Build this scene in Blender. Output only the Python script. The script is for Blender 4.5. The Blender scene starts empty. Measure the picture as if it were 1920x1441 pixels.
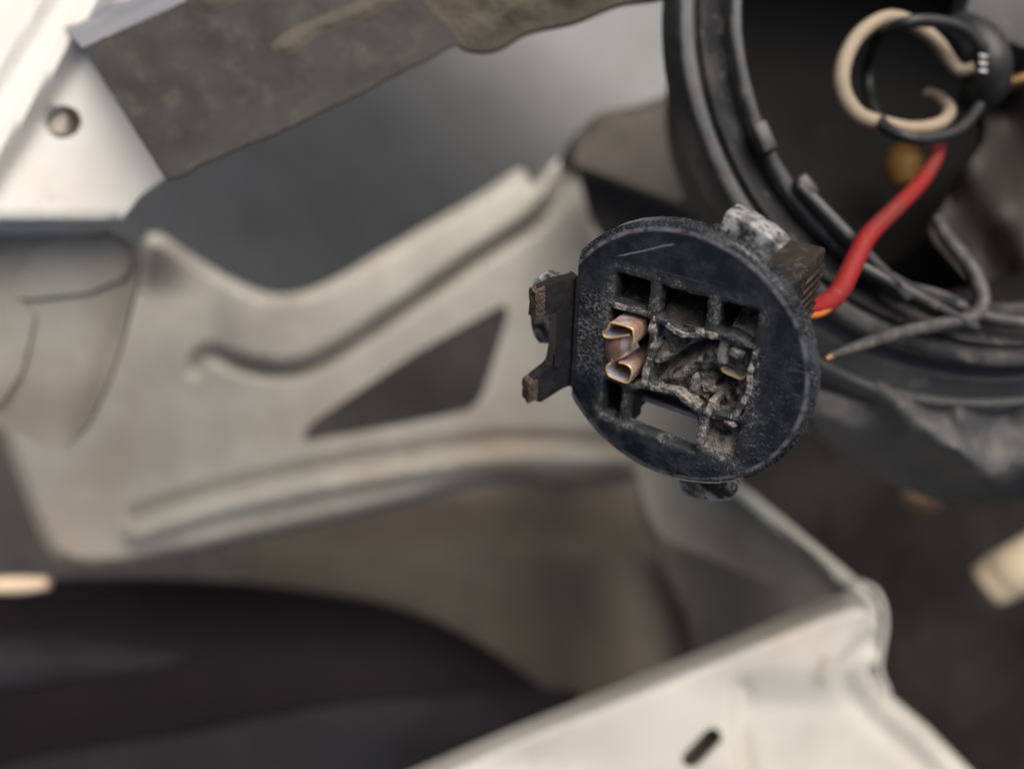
import bpy, bmesh, math, random
import numpy as np
from mathutils import Vector, Matrix, noise
from mathutils.geometry import delaunay_2d_cdt
random.seed(7)
R_ = math.radians
MM = 0.001
LENS = 28.0
FPX = LENS / 36 * 1920          # focal length in pixels of a 1920 wide picture
CAMZ = 1000.0                   # camera height above the bay floor, mm
scn = bpy.context.scene
col = scn.collection

# ------------------------------------------------------------------ camera
cd = bpy.data.cameras.new("camera")
cam = bpy.data.objects.new("camera", cd)
col.objects.link(cam)
cam.location = (0, 0, CAMZ * MM)            # looks straight down into the bay
cd.lens = LENS
cd.sensor_width = 36
cd.clip_start = 0.005
cd.clip_end = 200
cd.dof.use_dof = True
cd.dof.focus_distance = 0.151
cd.dof.aperture_fstop = 6.3
scn.camera = cam

# ------------------------------------------------------------------ sky, sun, exposure
SUN_EL, SUN_AZ = R_(55), R_(22)            # azimuth from +Y towards +X
world = bpy.data.worlds.new("World")
scn.world = world
world.use_nodes = True
nt = world.node_tree
sky = nt.nodes.new("ShaderNodeTexSky")
sky.sky_type = 'NISHITA'
sky.sun_disc = False
sky.sun_elevation = SUN_EL
sky.sun_rotation = SUN_AZ
sky.air_density = 0.6
sky.dust_density = 8.0
sky.ozone_density = 0.4
bg = nt.nodes["Background"]
bg.inputs["Strength"].default_value = 0.05
nt.links.new(sky.outputs[0], bg.inputs["Color"])
sd = bpy.data.lights.new("sun", 'SUN')
sd.energy = 1.9
sd.angle = R_(55)
sd.color = (1.0, 0.95, 0.87)
so = bpy.data.objects.new("sun", sd)
col.objects.link(so)
_sd = Vector((math.sin(SUN_AZ) * math.cos(SUN_EL), math.cos(SUN_AZ) * math.cos(SUN_EL), math.sin(SUN_EL)))
so.rotation_euler = _sd.to_track_quat('Z', 'Y').to_euler()
so.location = _sd * 3
vs = scn.view_settings
vs.view_transform = 'Standard'
vs.look = 'None'
vs.exposure = 0.78
vs.gamma = 1.0
vs.use_curve_mapping = False
scn.cycles.use_denoising = True
scn.cycles.max_bounces = 8
scn.cycles.sample_clamp_indirect = 6


# ------------------------------------------------------------------ helpers: materials
def mat(name, base, rough=0.5, var=None, vscale=60.0, vlo=.4, vhi=.65, metal=0.0, bump=0.0, bscale=300.0,
        spec=0.5, layers=(), coat=0.0, bdist=0.0004):
    """base colour, a second colour mixed in by noise, further noise layers (colour, rough, scale, lo, hi[, stretch]), bump"""
    m = bpy.data.materials.new(name)
    m.use_nodes = True
    t = m.node_tree
    N, L = t.nodes, t.links
    b = N["Principled BSDF"]
    tc = N.new("ShaderNodeTexCoord")
    b.inputs["Roughness"].default_value = rough
    b.inputs["Metallic"].default_value = metal
    b.inputs["Specular IOR Level"].default_value = spec
    b.inputs["Coat Weight"].default_value = coat
    csock = None
    rsock = None
    lay = list(layers)
    if var is not None:
        lay.insert(0, (var, rough, vscale, vlo, vhi))
    rgb = N.new("ShaderNodeRGB")
    rgb.outputs[0].default_value = (*base, 1)
    csock = rgb.outputs[0]
    rv = N.new("ShaderNodeValue")
    rv.outputs[0].default_value = rough
    rsock = rv.outputs[0]
    for i, l in enumerate(lay):
        c, r, sc, lo, hi = l[:5]
        st = l[5] if len(l) > 5 else (1, 1, 1)
        mp = N.new("ShaderNodeMapping")
        mp.inputs["Scale"].default_value = st
        mp.inputs["Location"].default_value = (i * .37, i * .11, i * .23)
        L.new(tc.outputs["Object"], mp.inputs[0])
        n = N.new("ShaderNodeTexNoise")
        n.inputs["Scale"].default_value = sc
        n.inputs["Detail"].default_value = 6
        n.inputs["Roughness"].default_value = .62
        L.new(mp.outputs[0], n.inputs["Vector"])
        cr = N.new("ShaderNodeMapRange")
        cr.inputs[1].default_value = lo
        cr.inputs[2].default_value = hi
        L.new(n.outputs[0], cr.inputs[0])
        mx = N.new("ShaderNodeMix")
        mx.data_type = 'RGBA'
        L.new(cr.outputs[0], mx.inputs["Factor"])
        L.new(csock, mx.inputs[6])
        mx.inputs[7].default_value = (*c, 1)
        csock = mx.outputs[2]
        mr = N.new("ShaderNodeMix")
        L.new(cr.outputs[0], mr.inputs["Factor"])
        L.new(rsock, mr.inputs[2])
        mr.inputs[3].default_value = r
        rsock = mr.outputs[0]
    L.new(csock, b.inputs["Base Color"])
    L.new(rsock, b.inputs["Roughness"])
    if bump:
        n = N.new("ShaderNodeTexNoise")
        n.inputs["Scale"].default_value = bscale
        n.inputs["Detail"].default_value = 5
        L.new(tc.outputs["Object"], n.inputs["Vector"])
        bp = N.new("ShaderNodeBump")
        bp.inputs["Strength"].default_value = bump
        bp.inputs["Distance"].default_value = bdist
        L.new(n.outputs[0], bp.inputs["Height"])
        L.new(bp.outputs[0], b.inputs["Normal"])
    return m


# ------------------------------------------------------------------ helpers: geometry
def P(px, py, D):
    """point seen at px, py of the photograph, D mm below the camera, in mm"""
    return Vector(((px - 960) / FPX * D, (720.5 - py) / FPX * D, CAMZ - D))


def tag(o, label, cat, group=None):
    o["label"] = label
    o["category"] = cat
    if group:
        o["group"] = group
    return o


def empty(name, loc_mm, label, cat):
    o = bpy.data.objects.new(name, None)
    o.empty_display_size = .01
    col.objects.link(o)
    o.location = Vector(loc_mm) * MM
    return tag(o, label, cat)


def build(name, verts, faces, m, parent=None, smooth=True, fix=True):
    """verts in mm, in the parent's own frame (or the world's)"""
    me = bpy.data.meshes.new(name)
    off = Vector((0, 0, 0))
    if parent is None:
        n = len(verts)
        off = Vector((sum(v[0] for v in verts) / n, sum(v[1] for v in verts) / n, min(v[2] for v in verts)))
    me.from_pydata([(Vector(v) - off) * MM for v in verts], [], faces)
    if fix:
        bm = bmesh.new()
        bm.from_mesh(me)
        bmesh.ops.recalc_face_normals(bm, faces=bm.faces)
        bm.to_mesh(me)
        bm.free()
    me.materials.append(m)
    if smooth:
        me.polygons.foreach_set("use_smooth", [True] * len(me.polygons))
        me.set_sharp_from_angle(angle=R_(42))
    me.update()
    o = bpy.data.objects.new(name, me)
    col.objects.link(o)
    if parent is None:
        o.location = off * MM
    else:
        o.parent = parent
    return o


def world_child(name, verts, faces, m, parent, **k):
    """verts in world mm, parent unrotated"""
    w = parent.location / MM
    p = parent.parent
    while p is not None:
        w = w + p.location / MM
        p = p.parent
    return build(name, [Vector(v) - w for v in verts], faces, m, parent, **k)


def catmull(pts, n=6, closed=False):
    pts = [Vector(p) for p in pts]
    out = []
    N = len(pts)
    rng = N if closed else N - 1
    for i in range(rng):
        if closed:
            p0, p1, p2, p3 = pts[i - 1], pts[i], pts[(i + 1) % N], pts[(i + 2) % N]
        else:
            p0, p1, p2, p3 = pts[max(i - 1, 0)], pts[i], pts[i + 1], pts[min(i + 2, N - 1)]
        for k in range(n):
            t = k / n
            out.append(.5 * ((2 * p1) + (p2 - p0) * t + (2 * p0 - 5 * p1 + 4 * p2 - p3) * t * t + (3 * p1 - p0 - 3 * p2 + p3) * t ** 3))
    if not closed:
        out.append(pts[-1])
    return out


def rounded(poly, r, n=4):
    """polygon with its corners cut round by r"""
    out = []
    N = len(poly)
    for i in range(N):
        a, b, c = Vector(poly[i - 1]), Vector(poly[i]), Vector(poly[(i + 1) % N])
        rr = r[i] if isinstance(r, (list, tuple)) else r
        da, dc = (a - b), (c - b)
        ra = min(rr, da.length * .45)
        rc = min(rr, dc.length * .45)
        s, e = b + da.normalized() * ra, b + dc.normalized() * rc
        if rr <= 0:
            out.append(tuple(b))
            continue
        for k in range(n + 1):
            t = k / n
            out.append(tuple((1 - t) ** 2 * s + 2 * t * (1 - t) * b + t * t * e))
    return out


def inside(poly, q):
    poly = np.asarray(poly)
    x, y = q[:, 0], q[:, 1]
    r = np.zeros(len(q), bool)
    j = len(poly) - 1
    for i in range(len(poly)):
        xi, yi = poly[i]
        xj, yj = poly[j]
        if yi != yj:
            c = ((yi > y) != (yj > y)) & (x < (xj - xi) * (y - yi) / (yj - yi) + xi)
            r ^= c
        j = i
    return r


def segdist(pl, q, closed=True):
    """distance of each q to a polyline"""
    pl = np.asarray(pl, float)
    d = np.full(len(q), 1e9)
    for i in range(len(pl) - (0 if closed else 1)):
        a, b = pl[i], pl[(i + 1) % len(pl)]
        ab = b - a
        L = (ab ** 2).sum() + 1e-12
        t = np.clip(((q - a) @ ab) / L, 0, 1)
        d = np.minimum(d, np.hypot(*(q - a - t[:, None] * ab).T))
    return d


def subdiv(poly, step):
    out = []
    for i in range(len(poly)):
        a, b = Vector(poly[i]), Vector(poly[(i + 1) % len(poly)])
        k = max(1, int((b - a).length / step))
        for j in range(k):
            out.append(tuple(a.lerp(b, j / k)))
    return out


def trisheet(outline, holes, step):
    """constrained triangulation of a plate with holes and inner grid points"""
    loops = [subdiv([tuple(p)[:2] for p in l], step) for l in [outline] + list(holes)]
    V, E_ = [], []
    for l in loops:
        s = len(V)
        V += l
        E_ += [(s + i, s + (i + 1) % len(l)) for i in range(len(l))]
    o = np.array(loops[0])
    xs = np.arange(o[:, 0].min(), o[:, 0].max(), step)
    ys = np.arange(o[:, 1].min(), o[:, 1].max(), step)
    g = np.array([(x + (step / 2 if j % 2 else 0), y) for j, y in enumerate(ys) for x in xs])
    k = inside(loops[0], g)
    for l in loops[1:]:
        k &= ~inside(l, g)
    g = g[k]
    if len(g):
        d = np.min([segdist(l, g) for l in loops], axis=0)
        g = g[d > step * .45]
    V += [tuple(p) for p in g]
    r = delaunay_2d_cdt([Vector(v) for v in V], E_, [], 0, 1e-7)
    v2 = np.array([tuple(v) for v in r[0]])
    f = np.array(r[2])
    c = v2[f].mean(1)
    k = inside(loops[0], c)
    for l in loops[1:]:
        k &= ~inside(l, c)
    return v2, f[k]


def sheet(name, outline, holes, step, front, back, m, parent=None, world=False, **kw):
    """plate: front(xy array) -> 3d array and back(...) for the far side"""
    v2, f = trisheet(outline, holes, step)
    A = np.asarray(front(v2), float)
    B = np.asarray(back(v2), float)
    n = len(v2)
    from collections import Counter
    cnt = Counter()
    for t in f:
        for i in range(3):
            cnt[tuple(sorted((t[i], t[(i + 1) % 3])))] += 1
    faces = [tuple(int(i) for i in t) for t in f] + [tuple(int(i) + n for i in t[::-1]) for t in f]
    for t in f:
        for i in range(3):
            a, b = int(t[i]), int(t[(i + 1) % 3])
            if cnt[tuple(sorted((a, b)))] == 1:
                faces.append((b, a, a + n, b + n))
    V = [tuple(p) for p in A] + [tuple(p) for p in B]
    if world and parent is not None:
        return world_child(name, V, faces, m, parent, **kw)
    return build(name, V, faces, m, parent, **kw)


def psheet(name, outline, holes, step, depth, thick, m, parent=None, **kw):
    """plate whose outline is given in photograph pixels and its depth by depth(x, y arrays) in mm"""
    def mp(q, extra):
        D = np.broadcast_to(np.asarray(depth(q[:, 0], q[:, 1]), float), (len(q),))
        r = np.c_[(q[:, 0] - 960) / FPX * D, (720.5 - q[:, 1]) / FPX * D, CAMZ - D]
        if extra:
            r = r - np.array([0, 0, extra])
        return r
    return sheet(name, outline, holes, step, lambda q: mp(q, 0), lambda q: mp(q, thick), m, parent, world=True, **kw)


def tube(path, rad, m, name, parent=None, world=True, seg=14, n=8, cap=True, jitter=0.0):
    p = catmull(path, n)
    K = len(p)
    if isinstance(rad, (int, float)):
        rr = [rad] * K
    else:
        rr = [float(np.interp(i / (K - 1), np.linspace(0, 1, len(rad)), rad)) for i in range(K)]
    T = [(p[min(i + 1, K - 1)] - p[max(i - 1, 0)]).normalized() for i in range(K)]
    a = Vector((0, 0, 1)) if abs(T[0].z) < .8 else Vector((1, 0, 0))
    N = (a - T[0] * a.dot(T[0])).normalized()
    V, Fc = [], []
    for i in range(K):
        N = (N - T[i] * N.dot(T[i])).normalized()
        B = T[i].cross(N)
        for k in range(seg):
            th = 2 * math.pi * k / seg
            r = rr[i] * (1 + jitter * noise.noise(Vector((i * .35, k * .6, K))))
            V.append(p[i] + (N * math.cos(th) + B * math.sin(th)) * r)
    for i in range(K - 1):
        for k in range(seg):
            Fc.append((i * seg + k, i * seg + (k + 1) % seg, (i + 1) * seg + (k + 1) % seg, (i + 1) * seg + k))
    if cap:
        Fc.append(tuple(range(seg))[::-1])
        Fc.append(tuple(range((K - 1) * seg, K * seg)))
    if world and parent is not None:
        return world_child(name, V, Fc, m, parent)
    return build(name, V, Fc, m, parent)


def bevel_box(name, lo, hi, bev, m, parent, seg=2, mtx=None, jit=0.0, sub=0, world=False):
    bm = bmesh.new()
    bmesh.ops.create_cube(bm, size=1)
    lo, hi = Vector(lo), Vector(hi)
    for v in bm.verts:
        v.co = Vector([(lo[i] + hi[i]) / 2 + v.co[i] * (hi[i] - lo[i]) for i in range(3)])
    if bev:
        bmesh.ops.bevel(bm, geom=list(bm.edges), offset=bev, segments=seg, affect='EDGES', profile=.5)
    if sub:
        bmesh.ops.subdivide_edges(bm, edges=list(bm.edges), cuts=sub, use_grid_fill=True)
    V = []
    for v in bm.verts:
        c = v.co.copy()
        if jit:
            c += noise.noise_vector(c * .55) * jit + noise.noise_vector(c * 1.7) * jit * .4
        V.append(mtx @ c if mtx is not None else c)
    bm.verts.index_update()
    Fc = [tuple(v.index for v in f.verts) for f in bm.faces]
    bm.free()
    if world:
        return world_child(name, V, Fc, m, parent)
    return build(name, V, Fc, m, parent)


def lathe(name, prof, centre, m, parent, seg=128, tilt=None, wob=0.0, a0=0.0, a1=2 * math.pi):
    """prof: (radius, height) pairs revolved about the local z through centre (world mm)"""
    full = abs(a1 - a0 - 2 * math.pi) < 1e-6
    cnt = seg if full else seg + 1
    V, Fc = [], []
    for k in range(cnt):
        th = a0 + (a1 - a0) * k / seg
        for j, (r, h) in enumerate(prof):
            w = wob * noise.noise(Vector((math.cos(th) * 4, math.sin(th) * 4, j * .3)))
            c = Vector((math.cos(th) * (r + w), math.sin(th) * (r + w), h + w * .5))
            if tilt is not None:
                c = tilt @ c
            V.append(c + Vector(centre))
    M_ = len(prof)
    for k in range(seg):
        for j in range(M_ - 1):
            a = k * M_ + j
            b = ((k + 1) % cnt) * M_ + j
            Fc.append((a, b, b + 1, a + 1))
    return world_child(name, V, Fc, m, parent)


def sst(a, b, x):
    t = np.clip((x - a) / (b - a), 0, 1)
    return t * t * (3 - 2 * t)


# ------------------------------------------------------------------ materials
M = {}
M['floor'] = mat("floor_grime", (.03, .029, .03), .8, (.05, .045, .04), 14)
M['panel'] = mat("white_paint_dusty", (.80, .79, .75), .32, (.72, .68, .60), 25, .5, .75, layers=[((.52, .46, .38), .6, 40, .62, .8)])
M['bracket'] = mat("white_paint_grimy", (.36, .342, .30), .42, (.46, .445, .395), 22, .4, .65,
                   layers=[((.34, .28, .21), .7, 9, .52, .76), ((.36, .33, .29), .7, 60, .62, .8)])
M['rail'] = mat("white_paint_rail", (.60, .585, .535), .38, (.50, .48, .43), 18, .45, .7,
                layers=[((.58, .49, .38), .6, 22, .58, .8)])
M['wallgrey'] = mat("grey_underpaint", (.36, .345, .295), .5, (.27, .25, .20), 18, .45, .7)
M['flange'] = mat("shade_toned_flange_paint", (.40, .385, .34), .5, (.30, .265, .21), 16, .42, .66)  # white fold toned grey: shade of the slope is in the colour
M['fender'] = mat("blue_grey_paint", (.245, .25, .25), .6, (.20, .203, .20), 12, .4, .7, spec=.3)
M['brown'] = mat("dirty_brown_paint", (.105, .09, .072), .6, (.06, .05, .043), 10, .4, .68)
M['fan'] = mat("black_duct_plastic", (.008, .007, .009), .7, (.011, .009, .011), 18, spec=.12)
M['slab'] = mat("dusty_black_rubber", (.024, .022, .022), .75, (.05, .044, .040), 30, .42, .68,
                layers=[((.15, .125, .095), .85, 22, .60, .74), ((.075, .066, .058), .9, 160, .50, .75)], bump=.4, bscale=500)
M['mud'] = mat("dried_mud", (.085, .074, .054), .9, (.045, .04, .034), 50, .4, .65, bump=.7, bscale=900, bdist=.001)
M['dust'] = mat("caked_dust", (.085, .074, .06), .9, (.05, .045, .04), 60, .42, .62, bump=.5, bscale=700)
M['hplastic'] = mat("housing_plastic", (.024, .025, .028), .42, (.075, .071, .07), 70, .45, .7, layers=[((.12, .112, .105), .8, 200, .54, .74)])
M['hdark'] = mat("housing_inner", (.008, .0075, .008), .6)
M['hbody'] = mat("housing_body_dusty", (.055, .058, .063), .6, (.10, .097, .092), 30, .42, .7, layers=[((.20, .182, .16), .8, 70, .56, .8)])
M['brownpl'] = mat("dusty_brown_plastic", (.085, .073, .062), .75, (.06, .052, .047), 60, .4, .65)
M['refl'] = mat("sooty_reflector", (.032, .027, .025), .7, (.05, .043, .037), 50, .4, .65)
M['red'] = mat("red_wire_skin", (.25, .010, .009), .55, (.15, .024, .022), 70, .45, .7, layers=[((.20, .06, .05), .7, 500, .60, .70)])
M['orange'] = mat("orange_stripe", (.55, .17, .03), .5)
M['cream'] = mat("cream_wire_skin", (.34, .275, .20), .65, (.22, .18, .135), 60, .5, .75)
M['creamrod'] = mat("cream_rod_paint", (.60, .50, .36), .5)
M['wireblk'] = mat("black_wire_skin", (.018, .020, .022), .5, (.04, .04, .038), 200, .5, .7)
M['wiregrey'] = mat("dusty_grey_wire", (.042, .042, .046), .55, (.10, .092, .085), 250, .45, .65)
M['copper'] = mat("bare_copper", (.30, .14, .09), .6, metal=.6)
M['peach'] = mat("peach_rod_paint", (.86, .66, .48), .3)
M['amber'] = mat("amber_plastic", (.34, .18, .05), .5)
M['rust'] = mat("rusty_bolt_head", (.12, .07, .045), .8, (.07, .045, .03), 200)
M['white'] = mat("white_print", (.6, .6, .6), .6)
# connector materials (object space, metres)
def face_material():
    m = bpy.data.materials.new("black_socket_plastic")
    m.use_nodes = True
    t = m.node_tree
    N, L = t.nodes, t.links
    b = N["Principled BSDF"]
    tc = N.new("ShaderNodeTexCoord")
    mp = N.new("ShaderNodeMapping")
    mp.inputs["Scale"].default_value = (1000, 1000, 1000)      # millimetres
    L.new(tc.outputs["Object"], mp.inputs[0])
    sep = N.new("ShaderNodeSeparateXYZ")
    L.new(mp.outputs[0], sep.inputs[0])

    def op(kind, a, b_=None, c=None):
        n = N.new("ShaderNodeMath")
        n.operation = kind
        for i, v_ in enumerate((a, b_, c)):
            if v_ is None:
                continue
            if isinstance(v_, (int, float)):
                n.inputs[i].default_value = v_
            else:
                L.new(v_, n.inputs[i])
        return n.outputs[0]

    def ramp_(x, lo, hi, o0=0.0, o1=1.0):
        n = N.new("ShaderNodeMapRange")
        n.interpolation_type = 'SMOOTHSTEP'
        L.new(x, n.inputs[0])
        for i, v_ in enumerate((lo, hi, o0, o1)):
            if isinstance(v_, (int, float)):
                n.inputs[1 + i].default_value = v_
            else:
                L.new(v_, n.inputs[1 + i])
        return n.outputs[0]

    def nz(scale, det=4, st=(1, 1, 1), rot=0.0, off=0.0, rough=.6):
        q = N.new("ShaderNodeMapping")
        q.inputs["Scale"].default_value = st
        q.inputs["Rotation"].default_value = (0, 0, rot)
        q.inputs["Location"].default_value = (off, off * 1.7, 0)
        L.new(mp.outputs[0], q.inputs[0])
        n = N.new("ShaderNodeTexNoise")
        n.inputs["Scale"].default_value = scale
        n.inputs["Detail"].default_value = det
        n.inputs["Roughness"].default_value = rough
        L.new(q.outputs[0], n.inputs["Vector"])
        return n.outputs[0]

    def mix(f, a, c):
        n = N.new("ShaderNodeMix")
        n.data_type = 'RGBA'
        L.new(f, n.inputs["Factor"])
        for k, v_ in ((6, a), (7, c)):
            if isinstance(v_, tuple):
                n.inputs[k].default_value = (*v_, 1)
            else:
                L.new(v_, n.inputs[k])
        return n.outputs[2]
    u, v_ = sep.outputs[0], sep.outputs[1]
    bx = op('MAXIMUM', op('SUBTRACT', op('ABSOLUTE', op('SUBTRACT', u, 1.0)), 14.4), op('SUBTRACT', op('ABSOLUTE', op('ADD', v_, 1.3)), 16.2))
    wob = op('MULTIPLY', op('SUBTRACT', nz(.35), .5), 5.0)
    halo = ramp_(op('ADD', bx, wob), 3.6, 0.2)                  # soot and dust fallout round the slots
    rad = op('SQRT', op('ADD', op('MULTIPLY', u, u), op('MULTIPLY', v_, v_)))
    side = ramp_(op('SUBTRACT', u, op('MULTIPLY', v_, .6)), 6, 22)   # the lower right is the dustier side
    left = op('MULTIPLY', ramp_(u, -12.5, -14.0), ramp_(op('ABSOLUTE', v_), 12.0, 6.0))
    fine = nz(2.6, 5, (1, 1, 1), 0, 3, .7)
    patch = ramp_(nz(.22, 3, (1, 1, 1), 0, 44), .38, .62)
    amt = op('ADD', op('ADD', op('MULTIPLY', op('MULTIPLY', halo, patch), .17), op('MULTIPLY', side, .05)), op('MULTIPLY', left, .04))
    th = op('SUBTRACT', .665, amt)
    crust = op('MULTIPLY', ramp_(nz(1.15, 6, (1, 1.5, 1), .5, 13, .75), .47, .60), op('MULTIPLY', left, ramp_(nz(.3, 3, (1, 1, 1), 0, 61), .30, .55)))
    dust = op('MAXIMUM', ramp_(fine, th, op('ADD', th, .07)), op('MULTIPLY', crust, .75))
    streak = nz(1.25, 5, (.42, 1.9, 1), .12, 9, .7)
    th2 = op('SUBTRACT', .70, op('MULTIPLY', side, .10))
    stk = ramp_(streak, th2, op('ADD', th2, .05))
    scr = ramp_(nz(.9, 2, (.05, 2.6, 1), -.45, 21, .5), .705, .735)
    scr2 = ramp_(nz(.8, 2, (.06, 2.2, 1), .9, 35, .5), .715, .74)
    rim = op('MULTIPLY', ramp_(rad, 24.9, 25.35), ramp_(rad, 26.1, 25.6))  # highlight along the chamfer, painted into the colour as a lighter line
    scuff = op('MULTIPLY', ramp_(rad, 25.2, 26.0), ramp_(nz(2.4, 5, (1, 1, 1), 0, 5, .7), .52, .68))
    glint_wear = op('MAXIMUM', op('MULTIPLY', rim, ramp_(nz(.35, 5, (1, 1, 1), 0, 15, .7), .34, .60)), scuff)
    # one long scratch above the slots
    sx, sy, ex, ey = -13.5, 17.6, -1.6, 23.2
    ln = math.hypot(ex - sx, ey - sy)
    dx_, dy_ = (ex - sx) / ln, (ey - sy) / ln
    along = op('ADD', op('MULTIPLY', op('SUBTRACT', u, sx), dx_), op('MULTIPLY', op('SUBTRACT', v_, sy), dy_))
    acr = op('ABSOLUTE', op('ADD', op('SUBTRACT', op('MULTIPLY', op('SUBTRACT', v_, sy), dx_), op('MULTIPLY', op('SUBTRACT', u, sx), dy_)), op('MULTIPLY', op('SUBTRACT', nz(.3), .5), .5)))
    long_scr = op('MULTIPLY', ramp_(acr, .22, .06), op('MULTIPLY', ramp_(along, 0, 3), ramp_(along, ln, ln - 1)))
    film = ramp_(nz(.16, 5, (1, 1, 1), .3, 2, .65), .42, .68)
    c = mix(film, (.011, .0135, .0175), (.040, .046, .055))
    c = mix(op('MULTIPLY', halo, .45), c, (.075, .08, .085))
    c = mix(op('MULTIPLY', scr, .45), c, (.15, .16, .17))
    c = mix(op('MULTIPLY', long_scr, .8), c, (.30, .31, .32))
    c = mix(op('MULTIPLY', scr2, .35), c, (.13, .14, .15))
    c = mix(op('MULTIPLY', glint_wear, .8), c, (.24, .235, .25))
    c = mix(op('MULTIPLY', stk, .75), c, (.20, .20, .205))
    c = mix(op('MULTIPLY', dust, .9), c, (.34, .33, .32))
    L.new(c, b.inputs["Base Color"])
    rg = op('ADD', ramp_(film, 0, 1, .17, .30), op('MULTIPLY', op('MAXIMUM', op('MULTIPLY', halo, .5), op('MAXIMUM', dust, stk)), .35))
    L.new(rg, b.inputs["Roughness"])
    h = op('ADD', op('ADD', op('MULTIPLY', nz(.5, 3), .5), op('MULTIPLY', dust, .25)), op('MULTIPLY', op('MULTIPLY', fine, halo), 1.2))
    bp = N.new("ShaderNodeBump")
    bp.inputs["Strength"].default_value = .8
    bp.inputs["Distance"].default_value = .00026
    b.inputs["Specular IOR Level"].default_value = .65
    L.new(h, bp.inputs["Height"])
    L.new(bp.outputs[0], b.inputs["Normal"])
    return m
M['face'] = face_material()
M['edge'] = mat("scuffed_socket_edge", (.014, .014, .015), .5, (.14, .13, .12), 500, .52, .66, bump=.6, bscale=1200, bdist=.0003)
M['lug'] = mat("scuffed_lug", (.018, .018, .019), .45, (.32, .33, .33), 190, .42, .57, layers=[((.02, .02, .02), .5, 800, .55, .63)], bump=.5, bscale=1300)
M['soot'] = mat("socket_inner", (.011, .0105, .010), .55, (.055, .049, .044), 600, .5, .66, layers=[((.26, .25, .24), .7, 2600, .66, .71)], bump=.8, bscale=2200, bdist=.0004)
M['char'] = mat("charred_plastic", (.20, .175, .16), .85, (.36, .325, .295), 420, .45, .68,
                layers=[((.012, .010, .010), .9, 260, .50, .62), ((.36, .33, .30), .8, 2400, .62, .72)], bump=1.0, bscale=2600, bdist=.0006)
M['chardark'] = mat("scorched_dark", (.022, .019, .017), .8, (.075, .064, .055), 420, .48, .68, layers=[((.30, .28, .26), .7, 2400, .655, .70)], bump=1.0, bscale=2200, bdist=.0006)
M['ash'] = mat("ash_grey", (.40, .37, .34), .9, (.12, .106, .097), 900, .42, .60, layers=[((.42, .39, .36), .9, 2300, .6, .7)], bump=1.0, bscale=2400, bdist=.0005)
M['clip'] = mat("clip_plastic", (.016, .016, .017), .24, (.035, .032, .032), 300, .5, .7, layers=[((.16, .15, .14), .7, 2300, .67, .71)], bump=.3, bscale=1500, bdist=.0002)
M['broken'] = mat("broken_brown_plastic", (.11, .07, .055), .7, (.045, .032, .028), 700, .42, .6, layers=[((.24, .20, .18), .7, 1900, .58, .68)], bump=1.0, bscale=1600, bdist=.0008)
M['shroud'] = mat("brown_black_shroud", (.030, .024, .021), .45, (.10, .072, .048), 320, .52, .70, bump=.4, bscale=900)
M['steel'] = mat("heat_tinted_terminal", (.62, .40, .31), .36, (.48, .28, .19), 260, .42, .6, metal=.45, layers=[((.84, .84, .98), .32, 130, .47, .60), ((.20, .11, .07), .5, 700, .62, .70)], bump=.15, bscale=1500)
M['tongue'] = mat("heat_tinted_tongue", (.66, .42, .32), .34, (.50, .29, .20), 200, .42, .6, metal=.4, layers=[((.95, .94, 1.0), .3, 50, .50, .60, (3.2, .2, .2)), ((.70, .62, .55), .6, 900, .64, .69)], bump=.1, bscale=900)
M['brass'] = mat("brass_cut_edge", (.92, .66, .32), .38, (.70, .44, .19), 900, .5, .7, metal=.55)
M['brassin'] = mat("brass_inside", (.34, .22, .10), .4, (.16, .09, .04), 500, .42, .62, metal=1.0)
M['tin'] = mat("bright_tin", (.90, .91, .92), .3, metal=.35)
M['pale'] = mat("pale_burnt_block", (.50, .46, .40), .75, (.34, .31, .27), 500, .45, .65, bump=.5, bscale=1500)

# ================================================================== SETTING
v = [(-1500, -1500, 0), (1500, -1500, 0), (1500, 1500, 0), (-1500, 1500, 0)]
fl = build("engine_bay_floor", v, [(0, 1, 2, 3)], M['floor'], smooth=False)
fl["kind"] = "structure"

# ================================================================== UPPER LEFT WHITE PANEL
def d_panel(x, y):
    # pressed ridge running diagonally along the left, rest nearly flat
    s = (x * .84 + y * .54)                     # distance across the ridge
    D = 236 + .02 * (y - 200)
    s = np.maximum(s, -160)
    D = D - 6 * np.exp(-((s - 150) / 26) ** 2) - 4 * np.exp(-((s - 60) / 26) ** 2) + 9 * sst(120, -160, s)
    D = D + 22 * sst(395, 445, y) ** 2
    return D
hole = [(117 + 36 * math.cos(a), 228 + 31 * math.sin(a)) for a in np.linspace(0, 2 * math.pi, 24, endpoint=False)]
out = rounded([(-420, -330), (560, -330), (470, 180), (330, 320), (262, 366), (216, 428), (150, 438), (-420, 440)], [0, 0, 20, 20, 20, 14, 10, 0])
panel = psheet("body_panel", out, [hole], 13, d_panel, 2.0, M['panel'])
tag(panel, "bright white painted car body panel with a round hole, under the black slab", "body panel")
# captive nut seen in the hole
nut = empty("clip_nut", P(109, 229, 242), "pale clip nut showing through the round hole of the white panel", "nut")
bevel_box("nut_body", (-4.2, -4.6, -3), (4.2, 4.6, 3), 1.4, M['pale'], nut)
bevel_box("nut_strap", (-9, -2.5, -6), (9, 2.5, -3.2), .6, M['pale'], nut)

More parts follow.
